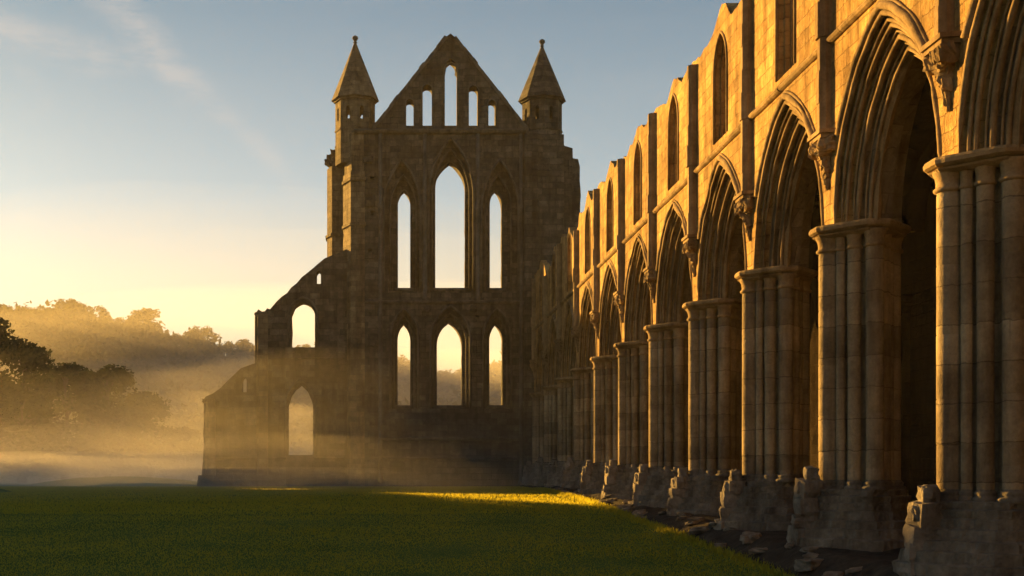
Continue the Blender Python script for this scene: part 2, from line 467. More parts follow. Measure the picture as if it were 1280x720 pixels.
# piers
core = [(-.56, -.08), (-.44, -.08), (-.40, -.18), (-.24, -.24), (-.20, -.38), (-.08, -.46), (-.06, -.66), (.06, -.66), (.08, -.46), (.20, -.38), (.24, -.24), (.40, -.18), (.44, -.08), (.56, -.08)]
core = core + [(x, -y) for x, y in core[::-1]]
shafts = [(-.62, 0, .2), (.62, 0, .2)]
for sy in (-1, 1):
    shafts += [(0, sy * .80, .17)]
    for sx in (-1, 1): shafts += [(sx * .48, sy * .28, .09), (sx * .29, sy * .50, .13)]
diam = [(-.92, -.20), (-.81, -.36), (-.21, -1.01), (.21, -1.01), (.81, -.36), (.92, -.20)]
diam = diam + [(x, -y) for x, y in diam[::-1]]
def poly_ring(pts, grow, n):
    """n points spaced evenly round the polygon pushed outward by grow (metres)"""
    seg = []; tot = 0
    m = len(pts)
    for i in range(m):
        a, b = pts[i], pts[(i + 1) % m]; L = math.hypot(b[0] - a[0], b[1] - a[1]); seg.append((a, b, L)); tot += L
    out = []
    for i in range(n):
        d = tot * i / n
        for a, b, L in seg:
            if d <= L: break
            d -= L
        t = d / L; x = a[0] + (b[0] - a[0]) * t; y = a[1] + (b[1] - a[1]) * t
        rr = math.hypot(x, y); nx, ny = (b[1] - a[1]) / L, -(b[0] - a[0]) / L
        out.append((x + nx * grow, y + ny * grow, nx, ny))
    return out
def rings_mesh(bm, rings):
    V = [[bm.verts.new(p) for p in r] for r in rings]; n = len(V[0])
    for a, b in zip(V, V[1:]):
        for i in range(n): bm.faces.new((a[i], a[(i + 1) % n], b[(i + 1) % n], b[i]))
    bm.faces.new(V[0]); bm.faces.new(V[-1])
# shared meshes, pier-local, z measured from eye level
def make_pier_meshes():
    D = {}
    bm = bmesh.new(); plan_prism(bm, core, -1.0, 4.97)
    D['core'] = bm
    sh = []
    for i, (x, y, r) in enumerate(shafts):
        bm = bmesh.new()
        prof = [(r * .98, -.9)]
        z = -.6
        while z < 4.6:
            L = random.uniform(.7, 1.5)
            z1 = min(z + L, 4.6); q = r * random.uniform(.97, 1.01)
            prof += [(q * .97, z + .004), (q, z + .02), (q * random.uniform(.985, 1.0), (z + z1) / 2), (q, z1 - .015), (q * .96, z1)]
            z = z1
        prof += [(r * .98, 4.62)]
        lathe(bm, x, y, prof, 16); sh.append(bm)
    D['shafts'] = sh
    bm = bmesh.new()
    for x, y, r in shafts:
        lathe(bm, x, y, [(r * 1.0, 4.52), (r * 1.22, 4.54), (r * 1.25, 4.58), (r * 1.05, 4.61), (r * 1.04, 4.68), (r * 1.12, 4.76), (r * 1.28, 4.82), (r * 1.32, 4.86)], 14)
    D['capital'] = bm
    bm = bmesh.new(); rg = []
    for z, g in ((4.80, -.16), (4.84, -.06), (4.87, -.03), (4.885, -.08), (4.90, -.02), (4.93, .035), (4.99, .045), (5.035, .02), (5.05, -.05)):
        rg.append([(x + .012 * nz(i * .5, z * 3), y + .012 * nz(i * .5, 7 + z), z + .01 * nz(i * .4, 3)) for i, (x, y, a, b) in enumerate(poly_ring(diam, g, 72))])
    rings_mesh(bm, rg); D['abacus'] = bm
    return D
def shaft_bases():
    bm = bmesh.new()
    for x, y, r in shafts:
        lathe(bm, x, y, [(r * 1.5, -.04), (r * 1.5, .02), (r * 1.42, .05), (r * 1.2, .07), (r * 1.25, .10), (r * 1.28, .13), (r * 1.05, .16), (r, .18)], 14)
    return bm
def plinth_mesh(seed):
    """z = 0 at its top; worn courses that step out towards the ground"""
    bm = bmesh.new(); rg = []; n = 96
    levels = [(-1.9, .56), (-.98, .52), (-.95, .44), (-.78, .42), (-.765, .33), (-.62, .32), (-.60, .23), (-.44, .22), (-.425, .14), (-.28, .15), (-.27, .10), (-.14, .12), (-.125, .02), (-.02, .03), (0, -.03)]
    for li, (z, g) in enumerate(levels):
        ring = []
        for i, (x, y, nx, ny) in enumerate(poly_ring(diam, g - .04, n)):
            a = 2 * math.pi * i / n
            e = .075 * fbm(math.cos(a) * 2.6 + seed, math.sin(a) * 2.6, z * 2.2, 3) + .03 * nz(math.cos(a) * 11, math.sin(a) * 11, z * 6 + seed)
            # joints between blocks
            ring.append((x + nx * e, y + ny * e, z + .022 * nz(math.cos(a) * 5 + seed, math.sin(a) * 5, li)))
        rg.append(ring)
    rings_mesh(bm, rg)
    return bm
def stub_mesh(seed):
    bm = bmesh.new(); rnd = random.Random(seed)
    z = -1.45; x = -1.24; y = -.14; s = .25
    i = 0
    while z < -.02:
        h = rnd.uniform(.14, .22)
        rock(bm, x + rnd.uniform(-.03, .03), y + rnd.uniform(-.03, .03), z + h * .9, s * rnd.uniform(.9, 1.1), s * rnd.uniform(.95, 1.2), h, seed + i * .37, .13, .72)
        z += h * 1.7; x += .04; s *= .95; i += 1
    rock(bm, x + .02, y, z + .12, .13, .15, .17, seed + 4, .2, .6)
    rock(bm, x - .2, y - .06, z - .12, .07, .08, .12, seed + 5, .3, .4)
    return bm
D = make_pier_meshes()
proto = {}
def me_from(bm, name, m, smooth=False):
    me = bpy.data.meshes.new(name); bmesh.ops.recalc_face_normals(bm, faces=bm.faces); bm.to_mesh(me); bm.free(); me.materials.append(m)
    if smooth:
        for p in me.polygons: p.use_smooth = True
    return me
ME_core = me_from(D['core'], 'pier_core', M['pier'])
ME_sh = [me_from(b, 'shaft', M['pier'], True) for b in D['shafts']]
ME_cap = me_from(D['capital'], 'capital', M['mould'], True)
ME_aba = me_from(D['abacus'], 'abacus', M['mould'])
ME_base = me_from(shaft_bases(), 'shaft_base', M['plinth'], True)
ME_pl = [me_from(plinth_mesh(s * 3.7), 'plinth', M['plinth']) for s in range(5)]
ME_st = [me_from(stub_mesh(s + .3), 'worn_stub', M['stub']) for s in range(4)]
def child(name, me, parent, loc=(0, 0, 0)):
    o = bpy.data.objects.new(name, me); COL.objects.link(o); o.parent = parent; o.location = loc; return o
for k in KS:
    y = PY(k); top = base_z(y) + 1.12
    p = child('pier', ME_core, arc, Vector((CX, y, 0)) - arc.location)
    for me in ME_sh: child('shaft', me, p)
    child('capital', ME_cap, p); child('abacus', ME_aba, p)
    child('shaft_base', ME_base, p, (0, 0, top))
    child('plinth', ME_pl[k % 5], p, (0, 0, top))
    st = child('worn_stub', ME_st[k % 4], p, (0, 0, top + random.uniform(-.08, .05)))
    st['label'] = 'pale worn stack of broken stones at the foot of the pier'

# aisle behind the arcade: outer wall with responds, lean-to vault, end walls
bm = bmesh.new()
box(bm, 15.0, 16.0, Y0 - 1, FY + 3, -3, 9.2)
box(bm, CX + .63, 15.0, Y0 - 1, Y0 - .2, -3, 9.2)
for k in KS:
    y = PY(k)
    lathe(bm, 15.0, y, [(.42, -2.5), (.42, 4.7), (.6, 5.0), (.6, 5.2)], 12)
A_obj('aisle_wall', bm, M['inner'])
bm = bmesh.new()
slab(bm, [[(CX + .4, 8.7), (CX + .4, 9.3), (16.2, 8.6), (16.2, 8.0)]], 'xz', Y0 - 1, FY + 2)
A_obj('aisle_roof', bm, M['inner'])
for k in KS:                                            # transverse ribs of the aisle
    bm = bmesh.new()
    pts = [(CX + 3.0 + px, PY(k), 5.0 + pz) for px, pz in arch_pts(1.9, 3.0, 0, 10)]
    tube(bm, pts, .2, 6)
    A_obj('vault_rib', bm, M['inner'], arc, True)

# ------------------------------------------------------------------ the gabled front
front = empty('abbey_front', (FX(563), FY, -.5))
tag(front, 'tall roofless gabled abbey front with pointed windows and two spired turrets', 'abbey ruin')
def F_obj(name, bm, m, parent=front, smooth=False): return A_obj(name, bm, m, parent, smooth)
GZ = -1.3
def fl(px0, px1, apex, spring, sill, seed=0, n=8, amp=.045):
    return rough_line(lancet(FX((px0 + px1) / 2), (px1 - px0) * .0475 / 2, FZ(sill), FZ(spring), FZ(apex), n), .4, amp, True, seed)
topz = FZ(163)
def body(extra=0): return rough_line([(FX(440), GZ), (FX(700), GZ), (FX(700), topz), (FX(440), topz)], .6, .02)
ups = [(479, 526, 199, 262, 366), (535.5, 592.5, 172, 245, 366), (601.5, 648.5, 199, 262, 366)]
upm = [(487.5, 521, 216, 258, 362), (540, 588, 184, 243, 362), (607, 640, 216, 258, 362)]
upw = [(496.7, 514.2, 232, 252, 358.5), (544, 583.3, 196.5, 232, 358.5), (613, 630, 232, 252, 358.5)]
lws = [(488, 523, 386, 420, 511), (538, 588, 382, 425, 511), (604.5, 639, 386, 420, 511)]
lwm = [(492, 518.5, 394, 423, 508.5), (542, 584, 391, 428, 508.5), (608.5, 635, 394, 423, 508.5)]
lww = [(496.3, 514.2, 402, 424, 506), (546, 579.3, 400, 430, 506), (612.4, 630.8, 402, 424, 506)]
put = []                                               # putlog holes of the old scaffolding
for px in (463, 531.5, 596.5, 664, 688):
    for q, py in enumerate((186, 226, 268, 310, 352, 395, 440, 486, 530)):
        if 500 < px < 650 and py not in (395, 530): continue
        if random.random() < .25: continue
        hx, hz = FX(px + random.uniform(-3, 3)), FZ(py + random.uniform(-4, 4)); a_ = random.uniform(.09, .14); b_ = random.uniform(.1, .16)
        put.append([(hx - a_, hz - b_), (hx + a_ * .9, hz - b_), (hx + a_, hz + b_ * .9), (hx - a_ * .9, hz + b_)])
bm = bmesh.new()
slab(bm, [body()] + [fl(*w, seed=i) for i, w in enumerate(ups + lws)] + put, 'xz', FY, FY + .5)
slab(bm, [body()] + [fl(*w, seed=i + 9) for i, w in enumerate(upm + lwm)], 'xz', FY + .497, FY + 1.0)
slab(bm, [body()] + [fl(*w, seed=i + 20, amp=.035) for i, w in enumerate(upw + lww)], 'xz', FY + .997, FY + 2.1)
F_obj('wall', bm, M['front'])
# arch mouldings per window: two rolls, each window its own part
def fwin(bm, w, yy, r, hood=True):
    px0, px1, apex, spring, sill = w
    c = FX((px0 + px1) / 2); h = (px1 - px0) * .0475 / 2
    arcp = [(c + x, yy, FZ(spring) + z) for x, z in arch_pts(h, FZ(apex) - FZ(spring), 0, 10)]
    tube(bm, [(c - h, yy, FZ(sill))] + arcp + [(c + h, yy, FZ(sill))], r, 7)
for a, b_, c in zip(ups + lws, upm + lwm, upw + lww):
    bm = bmesh.new()
    fwin(bm, a, FY - .0, .085); fwin(bm, b_, FY + .5, .075); fwin(bm, c, FY + 1.0, .05)
    box(bm, FX(c[0]) - .15, FX(c[1]) + .15, FY + .42, FY + 1.3, FZ(c[4]) - .18, FZ(c[4]))
    F_obj('window_arch', bm, M['fmould'], front, True)
# strings and panel mouldings
def strip(bm, px0, px1, py, h=.22, pr=.16, y0=FY):
    x = FX(px0)
    while x < FX(px1):
        x1 = min(x + random.uniform(.9, 1.6), FX(px1)); j = random.uniform(-.02, .02)
        prof = [(y0 + .05, FZ(py) - h / 2), (y0 - pr * .7 + j, FZ(py) - h / 4), (y0 - pr + j, FZ(py) + h / 5), (y0 - pr * .3, FZ(py) + h / 2), (y0 + .05, FZ(py) + h / 2 + .04)]
        a = [bm.verts.new((x + .005, p[0], p[1])) for p in prof]; b = [bm.verts.new((x1, p[0], p[1])) for p in prof]
        for i in range(5): bm.faces.new((a[i], a[(i + 1) % 5], b[(i + 1) % 5], b[i]))
        bm.faces.new(a); bm.faces.new(b); x = x1
for px0, px1, py, h, pr in ((442, 657, 165, .34, .3), (456, 655, 378, .24, .17), (474, 651, 549, .26, .2), (456, 655, 573, .16, .12)):
    bm = bmesh.new(); strip(bm, px0, px1, py, h, pr); F_obj('string_course', bm, M['fmould'])
bm = bmesh.new()
for px, zb in ((475.5, -.3), (531, FZ(376)), (597, FZ(376)), (651.5, -.3)):
    lathe(bm, FX(px), FY - .03, [(.18, zb), (.18, zb + .2), (.13, zb + .3), (.12, FZ(300)), (.12, FZ(262)), (.2, FZ(258)), (.12, FZ(256)), (.12, topz)], 10)
F_obj('wall_shaft', bm, M['fmould'], front, True)
for px in (535, 592):                                   # small corbels above the lower windows
    bm = bmesh.new(); rock(bm, FX(px), FY - .05, FZ(386), .2, .16, .2, px, .2, .5); F_obj('projecting_stone', bm, M['front'])
for px in (463, 668):
    for py in (200, 255, 320, 430):
        bm = bmesh.new(); rock(bm, FX(px + 3 * math.sin(py)), FY - .12, FZ(py), .3, .08, .17, py + px, .15, .8); F_obj('projecting_stone', bm, M['front'])

# gable
bm = bmesh.new()
gy0, gy1 = FY + .35, FY + 1.6
out = [(FX(466), topz), (FX(661), topz), (FX(659), FZ(158)), (FX(568.5), FZ(43)), (FX(563.5), FZ(39)), (FX(558.5), FZ(43)), (FX(468), FZ(156))]
gab = [(555.5, 572.5, 76, 86, 155), (527.7, 541, 103, 110, 155), (585.7, 598.7, 104, 111, 155), (507, 518, 121, 127, 155), (610.3, 621, 122, 128, 155)]
cen = lambda: [(FX(555.5), FZ(155)), (FX(555.5), FZ(86)), (FX(558), FZ(83.5)), (FX(557), FZ(80)), (FX(558.5), FZ(75.5)), (FX(561.5), FZ(72.5)), (FX(564), FZ(70.5)), (FX(566.5), FZ(72.5)), (FX(569.5), FZ(75.5)), (FX(571), FZ(80)), (FX(570), FZ(83.5)), (FX(572.5), FZ(86)), (FX(572.5), FZ(155))]
slab(bm, [rough_line(out, .35, .035)] + [cen()] + [fl(*w, seed=i, n=5, amp=.01) for i, w in enumerate(gab[1:])], 'xz', gy0, gy1)
gb = F_obj('gable', bm, M['front'])
bm = bmesh.new()                                       # raking coping stones
for (x0, z0), (x1, z1) in (((FX(466.5), FZ(158.5)), (FX(558), FZ(43.5))), ((FX(569), FZ(43.5)), (FX(661), FZ(161)))):
    n = 17; dx, dz = (x1 - x0) / n, (z1 - z0) / n; Ld = math.hypot(dx, dz); ux, uz = dx / Ld, dz / Ld
    if uz < 0: nx_, nz_ = -uz, ux
    else: nx_, nz_ = -uz, ux
    for i in range(n):
        h = .10 + random.uniform(-.035, .03)
        a = (x0 + dx * i + ux * .01, z0 + dz * i + uz * .01); b = (x0 + dx * (i + 1), z0 + dz * (i + 1))
        slab(bm, [[(a[0] - nx_ * .1, a[1] - nz_ * .1), (b[0] - nx_ * .1, b[1] - nz_ * .1), (b[0] + nx_ * h, b[1] + nz_ * h), (a[0] + nx_ * h, a[1] + nz_ * h)]], 'xz', gy0 - .09, gy1 + .1)
F_obj('coping', bm, M['fmould'], gb)
bm = bmesh.new()
for w in gab: fwin(bm, w, gy0, .045)
F_obj('lancet_frame', bm, M['fmould'], gb, True)

# buttresses and turrets
def ragged_prism(bm, pts, z0, z1, seed, h=.45):
    z = z0; i = 0
    while z < z1 - .01:
        za = min(z + h, z1); g = .018 * nz(seed, i * 1.7)
        cx = sum(p[0] for p in pts) / len(pts); cy = sum(p[1] for p in pts) / len(pts)
        plan_prism(bm, [(p[0] + (p[0] - cx) * g, p[1] + (p[1] - cy) * g) for p in pts], z + .003, za); z = za; i += 1
bm = bmesh.new()      # outer left buttress
ragged_prism(bm, [(FX(406), FY + 4.2), (FX(406), FY + 3.1), (FX(413), FY + 2.3), (FX(429), FY + 2.3), (FX(429), FY + 4.2)], GZ, FZ(196), 1)
ragged_prism(bm, [(FX(408.5), FY + 4.0), (FX(408.5), FY + 3.15), (FX(415), FY + 2.45), (FX(429), FY + 2.45), (FX(429), FY + 4.0)], FZ(196), FZ(189), 2, .3)
for x, z, s in ((411, 188, .2), (414, 184, .26), (418, 179, .3), (423, 175, .3)):
    rock(bm, FX(x), FY + 3.1, FZ(z), .26, .5, s, x, .2, .7)
plan_prism(bm, [(FX(404), FY + 4.1), (FX(404), FY + 3.05), (FX(411.5), FY + 2.2), (FX(430), FY + 2.2), (FX(430), FY + 4.1)], FZ(286), FZ(282.5))
F_obj('buttress', bm, M['buttress'])
bm = bmesh.new()      # inner left buttress
ragged_prism(bm, [(FX(428), FY + 3.0), (FX(428), FY + 1.25), (FX(438.5), FY - .15), (FX(456), FY - .15), (FX(456), FY + 1.0), (FX(456), FY + 3.0)], GZ, FZ(214), 3)
ragged_prism(bm, [(FX(430), FY + 2.8), (FX(430), FY + 1.05), (FX(439.5), FY - .05), (FX(455), FY - .05), (FX(455), FY + 2.8)], FZ(214), FZ(166), 4)
plan_prism(bm, [(FX(426.5), FY + 2.9), (FX(426.5), FY + 1.05), (FX(438), FY - .27), (FX(457.5), FY - .27), (FX(457.5), FY + 2.9)], FZ(282), FZ(278.5))
plan_prism(bm, [(FX(426.5), FY + 2.9), (FX(426.5), FY + 1.05), (FX(438), FY - .27), (FX(457.5), FY - .27), (FX(457.5), FY + 2.9)], FZ(226), FZ(222.5))
F_obj('buttress', bm, M['buttress'])
bm = bmesh.new()      # right buttress
ragged_prism(bm, [(FX(655), FY + 2.6), (FX(655), FY - .25), (FX(672), FY - .25), (FX(672), FY - .02), (FX(705), FY - .02), (FX(705), FY + 2.6)], GZ, FZ(168), 5)
F_obj('buttress', bm, M['front'])
bm = bmesh.new()      # outer right mass, stepped and broken
slab(bm, [rough_line([(FX(700), GZ), (FX(729), GZ), (FX(728.5), FZ(240)), (FX(727.5), FZ(205)), (FX(726), FZ(194)), (FX(719), FZ(192)), (FX(718.5), FZ(181)), (FX(711), FZ(177)), (FX(700), FZ(176))], .35, .09)], 'xz', FY + .9, FY + 3.0)
slab(bm, [rough_line([(FX(700), GZ), (FX(717), GZ), (FX(716), FZ(186)), (FX(708), FZ(180)), (FX(700), FZ(172))], .35, .09)], 'xz', FY + .45, FY + .92)
F_obj('buttress', bm, M['front'])

def turret(px, zb, ze, zs, r, yc, mat):
    x = FX(px); t = bmesh.new()
    cosr = math.cos(math.pi / 8)
    def octo(rr): return [(x + rr * math.cos(R(45 * i + 0 )) , yc + rr * math.sin(R(45 * i + 0))) for i in range(8)]
    ragged_prism(t, octo(r), zb, ze - 1.75, px, .42)
    plan_prism(t, octo(r * 1.04), ze - 1.80, ze - 1.70)
    # belfry stage: eight panels, each with its slit
    o = octo(r)
    for i in range(8):
        a, b = Vector((*o[i], 0)), Vector((*o[(i + 1) % 8], 0)); L = (b - a).length; u = (b - a) / L
        inn = Vector((x, yc, 0)) - (a + b) / 2; inn.normalize()
        sub = bmesh.new()
        slab(sub, [[(0, ze - 1.7), (L, ze - 1.7), (L, ze), (0, ze)], lancet(L / 2, .13, ze - 1.22, ze - .62, ze - .42, 4)], 'xz', 0, .2)
        mp = {}
        for v in sub.verts: mp[v] = t.verts.new(a + u * v.co.x + inn * v.co.y + Vector((0, 0, v.co.z)))
        for f in sub.faces: t.faces.new([mp[v] for v in f.verts])
        sub.free()
    plan_prism(t, octo(r * 1.09), ze - .02, ze + .12)
    to = F_obj('turret', t, mat)
    s = bmesh.new()
    n = 9
    rings = []
    for i in range(n + 1):
        q = i / n; rr = (r * 1.17) * (1 - q) ** 1.0 + .05; z = ze + .1 + (zs - ze - .1) * q
        rings.append([(x + rr * math.cos(R(45 * k)) * (1 + .01 * nz(i, k)), yc + rr * math.sin(R(45 * k)), z) for k in range(8)])
    rings_mesh(s, rings); so = F_obj('spire', s, mat, to)
    f = bmesh.new(); lathe(f, x, yc, [(.05, zs - .1), (.14, zs - .02), (.06, zs + .05), (.13, zs + .12), (.19, zs + .22), (.16, zs + .33), (.04, zs + .4)], 10)
    F_obj('finial', f, M['fmould'], to, True)
turret(443.3, FZ(200), FZ(119.5), FZ(42), 1.2, FY + 1.5, M['buttress'])  # lighter stone than the right turret: sunlight on its facet put into colour
turret(681.0, FZ(200), FZ(121), FZ(48), 1.2, FY + 1.3, M['front'])

# aisle end wall to the left
bm = bmesh.new()
ay0, ay1 = FY + .55, FY + 1.75
out = [(FX(247), GZ), (FX(456), GZ), (FX(456), FZ(300)), (FX(405), FZ(321)), (FX(398), FZ(326)), (FX(370), FZ(352)), (FX(345), FZ(376)), (FX(337), FZ(385)), (FX(333), FZ(384)), (FX(329), FZ(389)), (FX(322), FZ(386)), (FX(318), FZ(390)),
       (FX(317.5), FZ(420)), (FX(317), FZ(453)), (FX(309), FZ(456)), (FX(300), FZ(460)), (FX(285), FZ(473)), (FX(274), FZ(484)), (FX(265), FZ(491)), (FX(256), FZ(495)), (FX(253), FZ(499)), (FX(252.5), FZ(575))]
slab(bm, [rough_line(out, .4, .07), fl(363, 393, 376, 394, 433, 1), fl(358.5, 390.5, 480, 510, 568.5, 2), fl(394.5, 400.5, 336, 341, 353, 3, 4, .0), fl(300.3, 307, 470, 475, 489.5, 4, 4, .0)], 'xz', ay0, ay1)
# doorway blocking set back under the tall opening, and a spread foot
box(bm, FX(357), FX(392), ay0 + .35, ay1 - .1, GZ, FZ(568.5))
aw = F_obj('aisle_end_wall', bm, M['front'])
bm = bmesh.new()
slab(bm, [rough_line([(FX(243), GZ), (FX(357), GZ), (FX(357), FZ(594)), (FX(247), FZ(594))], .5, .05)], 'xz', ay0 - .3, ay0 + .1)
slab(bm, [rough_line([(FX(392), GZ), (FX(452), GZ), (FX(452), FZ(594)), (FX(392), FZ(594))], .5, .05)], 'xz', ay0 - .3, ay0 + .1)
strip(bm, 252, 357, 573, .18, .12, ay0); strip(bm, 392, 430, 573, .18, .12, ay0); strip(bm, 336, 430, 447, .14, .08, ay0)
F_obj('footing', bm, M['front'], aw)
for w in ((355.5, 393.5, 473, 508, 568), (360, 396, 370, 393, 433)):
    bm = bmesh.new(); fwin(bm, w, ay0 - .02, .08); F_obj('window_arch', bm, M['fmould'], aw, True)
for px0, px1, zt in ((316.5, 334, 392), (252, 268, 501)):
    bm = bmesh.new(); w = 5 * .0475
    ragged_prism(bm, [(FX(px0), ay0 + .9), (FX(px0), ay0 + .35), (FX(px0) + w, ay0 - .25), (FX(px1), ay0 - .25), (FX(px1), ay0 + .3)], GZ, FZ(zt), px0)
    rock(bm, FX((px0 + px1) / 2), ay0 + .1, FZ(zt), .36, .3, .14, px0, .2, .7)
    F_obj('buttress', bm, M['buttress'], aw)

# ------------------------------------------------------------------ fallen stones along the arcade
st_mes = []
for i in range(4):
    bm = bmesh.new(); rock(bm, 0, 0, 0, .3, .24, .15, i * 1.9 + .4, .22, .5); st_mes.append(me_from(bm, 'fallen_stone', M['plinth']))
for i in range(44):
    y = 21 + 42 * (i / 44) ** 1.25 + random.uniform(-.4, .4); x = random.uniform(7.55, 8.45)
    o = bpy.data.objects.new('fallen_stone', st_mes[i % 4]); COL.objects.link(o)
    s = random.uniform(.35, .95); o.scale = (s, s * random.uniform(.8, 1.4), s * random.uniform(.5, .9)); o.rotation_euler = (random.uniform(-.2, .2), random.uniform(-.25, .05), random.uniform(0, 6))
    o.location = (x, y, bank_z(x, y) + .05 * s)
    tag(o, 'dark weathered stone lying in the strip of earth below the arcade piers', 'stone', 'fallen stones along the foot of the arcade')

# ------------------------------------------------------------------ grass blades
def grass():
    rnd = random.Random(5); V, F = [], []
    def add(x, y, h, w):
        z = lawn_z(x, y) - .01; a = rnd.uniform(0, 3.1416); c, s = math.cos(a) * w, math.sin(a) * w
        b = len(V); lx, ly = rnd.uniform(-.5, .5) * h, rnd.uniform(-.5, .5) * h
        V.extend(((x - c, y - s, z), (x + c, y + s, z), (x + lx, y + ly, z + h))); F.append((b, b + 1, b + 2))
    n = 0
    while n < 300000:
        y = 23 + 54 * rnd.random() ** 1.1
        xl = -y * .315 - 1; x = rnd.uniform(xl, 7.75)
        if y > 74 and -11 < x: continue
        pat = .75 + .5 * nz(x * .4, y * .4, 1)
        add(x, y, rnd.uniform(.03, .062) * pat, rnd.uniform(.009, .017)); n += 1
    for _ in range(60000):                             # longer turf in the middle distance
        y = 40 + 34 * rnd.random(); x = rnd.uniform(-y * .33, 7.7)
        if y > 74 and x > -11: continue
        add(x, y, rnd.uniform(.05, .09), rnd.uniform(.014, .024))
    for _ in range(7000):                              # rough tufts along the edge of the lawn
        y = 22 + 40 * rnd.random(); x = 7.5 + .2 * nz(y * .7, 3) + rnd.gauss(0, .13)
        add(x, y, rnd.uniform(.06, .16), rnd.uniform(.01, .02))
    o = mesh_obj('grass', V, F, M['blade']); tag(o, 'short green grass blades covering the lawn in front of the ruin', 'grass', kind='stuff')
grass()

# ------------------------------------------------------------------ trees
def crown_mesh(name, seed, w, h, base, nl, leaf, m, clumps=26, up=.75):
    """leaf cards in uneven clumps through an ellipsoid of half width w between base and h"""
    rnd = random.Random(seed); V, F = [], []
    C = []
    for _ in range(clumps):
        t = rnd.random(); a = rnd.uniform(0, 6.283)
        env = math.sin(math.pi * min(1, (.18 + .82 * t) ** up * .96)) ** .6
        r = w * env * math.sqrt(rnd.uniform(.1, 1)) * .82
        C.append((r * math.cos(a), r * math.sin(a), base + (h - base) * (.06 + t * .86), w * rnd.uniform(.26, .46) * (1 - .3 * t)))
    for _ in range(nl):
        cx, cy, cz, cr = C[rnd.randrange(clumps)]
        d = Vector((rnd.gauss(0, 1), rnd.gauss(0, 1), rnd.gauss(0, 1))).normalized() * cr * rnd.random() ** .45
        p = Vector((cx, cy, cz)) + Vector((d.x, d.y, d.z * .8))
        n = (d.normalized() + Vector((rnd.gauss(0, .6), rnd.gauss(0, .6), rnd.gauss(0, .6)))).normalized()
        u = n.cross(Vector((rnd.random(), rnd.random(), 1))).normalized(); v = n.cross(u)
        s = leaf * rnd.uniform(.5, 1.2); b = len(V)
        V += [tuple(p - u * s), tuple(p - v * s * .6), tuple(p + u * s), tuple(p + v * s * .6)]; F.append((b, b + 1, b + 2, b + 3))
    me = bpy.data.meshes.new(name); me.from_pydata(V, [], F); me.materials.append(m); return me, C
def trunk_mesh(name, C, h, base, r, seed):
    rnd = random.Random(seed); bm = bmesh.new()
    pts = [(r * .3 * math.sin(i * .9 + seed), r * .3 * math.cos(i * 1.1), -.8 + (h * .86 + .8) * i / 8) for i in range(9)]
    tube(bm, pts, lambda t: r * (1.25 - 1.1 * t) if t > .1 else r * 1.5, 8)
    for cx, cy, cz, cr in C[::2]:
        z0 = max(base * .7, cz - cr - .22 * math.hypot(cx, cy) - .8)
        tube(bm, [(0, 0, z0), (cx * .45, cy * .45, z0 + (cz - z0) * .6), (cx, cy, cz)], lambda t: r * .38 * (1.05 - t), 5)
    return me_from(bm, name, M['bark'], True)
def tree_kind(seed, w, h, base, nl, leaf, m, clumps, r):
    me, C = crown_mesh('crown', seed, w, h, base, nl, leaf, m, clumps); return me, trunk_mesh('trunk', C, h, base, r, seed), h
def plant(kind, x, y, height, label, group, rz=None, wide=1.0, z=None, cat='tree', name='broadleaf_tree'):
    me, tr, h = kind; s = height / h
    e = empty(name, (x, y, lawn_z(x, y) if z is None else z)); e.scale = (s * wide, s * wide, s); e.rotation_euler = (0, 0, random.uniform(0, 6.28) if rz is None else rz)
    tag(e, label, cat, group)
    child('trunk', tr, e); child('crown', me, e)
    return e
near_kinds = [tree_kind(s, 6.2, 18, 1.2, 9500, .36, M['leaf'], 72, .42) for s in (1, 2, 3)]
near_kinds[2] = tree_kind(7, 4.0, 18, .8, 6500, .32, M['leaf'], 40, .36)
far_kinds = [tree_kind(s, 5.0, 12, .6, 3600, .36, M['leaf2'], 44, .3) for s in (11, 12, 13)]
# the dark clump at the left edge of the picture
plant(near_kinds[0], -44.5, 138, 20.0, 'tallest dark tree of the clump, at the very left edge of the picture', None, 1.0, 1.0)
plant(near_kinds[1], -37.5, 134, 15.6, 'dark tree with a stepped crown, second from the left in the clump', None, 2.2, .9)
plant(near_kinds[0], -34.6, 140, 13.6, 'dark rounded tree in the middle of the clump at the left', None, 3.5, 1.2)
plant(near_kinds[1], -30.5, 142, 13.4, 'dark domed tree on the right shoulder of the clump at the left', None, 5.0, 1.2)
plant(near_kinds[0], -26.6, 144, 10.6, 'lower dark tree at the right end of the clump, sloping down into the mist', None, .3, 1.15)
plant(near_kinds[1], -22.6, 146, 6.6, 'small bushy tree sinking into the mist at the right foot of the clump', None, .9, 1.5)
plant(near_kinds[0], -36.0, 128, 9.5, 'low bushy tree in front of the dark clump at the left', None, 4.0, 1.5)
# the wood that goes on to the left of the picture
i = 0
for y in (61.5, 66.5, 71.5, 76.5, 81.5, 86.5, 91.5, 96.5, 101.5, 106.5, 109.4):
    for dx, hh in ((-54, 18.6), (-60, 19.4), (-48.5, 16.5)):
        x = dx + random.uniform(-1, 1); yy = y + random.uniform(-.6, .6) + (1.5 if dx < -57 else 0)
        plant(near_kinds[i % 3 if i % 3 < 2 else 0], x, yy, hh + random.uniform(-.6, .6), 'tall tree of the wood that stands beyond the left edge of the lawn', 'trees of the wood left of the lawn', None, 1.0); i += 1
# ridge
rid = []
for a in [(-18 + 27.5 * q / 74) for q in range(75)]:
    a += random.uniform(-.15, .15); r = random.uniform(258, 282)
    x, y = r * math.sin(R(a)), r * math.cos(R(a)); big = nz(a * .7, 5) > .12
    plant(far_kinds[random.randrange(3)], x, y, random.uniform(7.0, 9.0) * (1.3 if big else 1.0), 'misty rounded tree on the skyline of the wooded hill', 'trees on the hill skyline', None, random.uniform(.95, 1.4), hill_z(x, y) - .6)
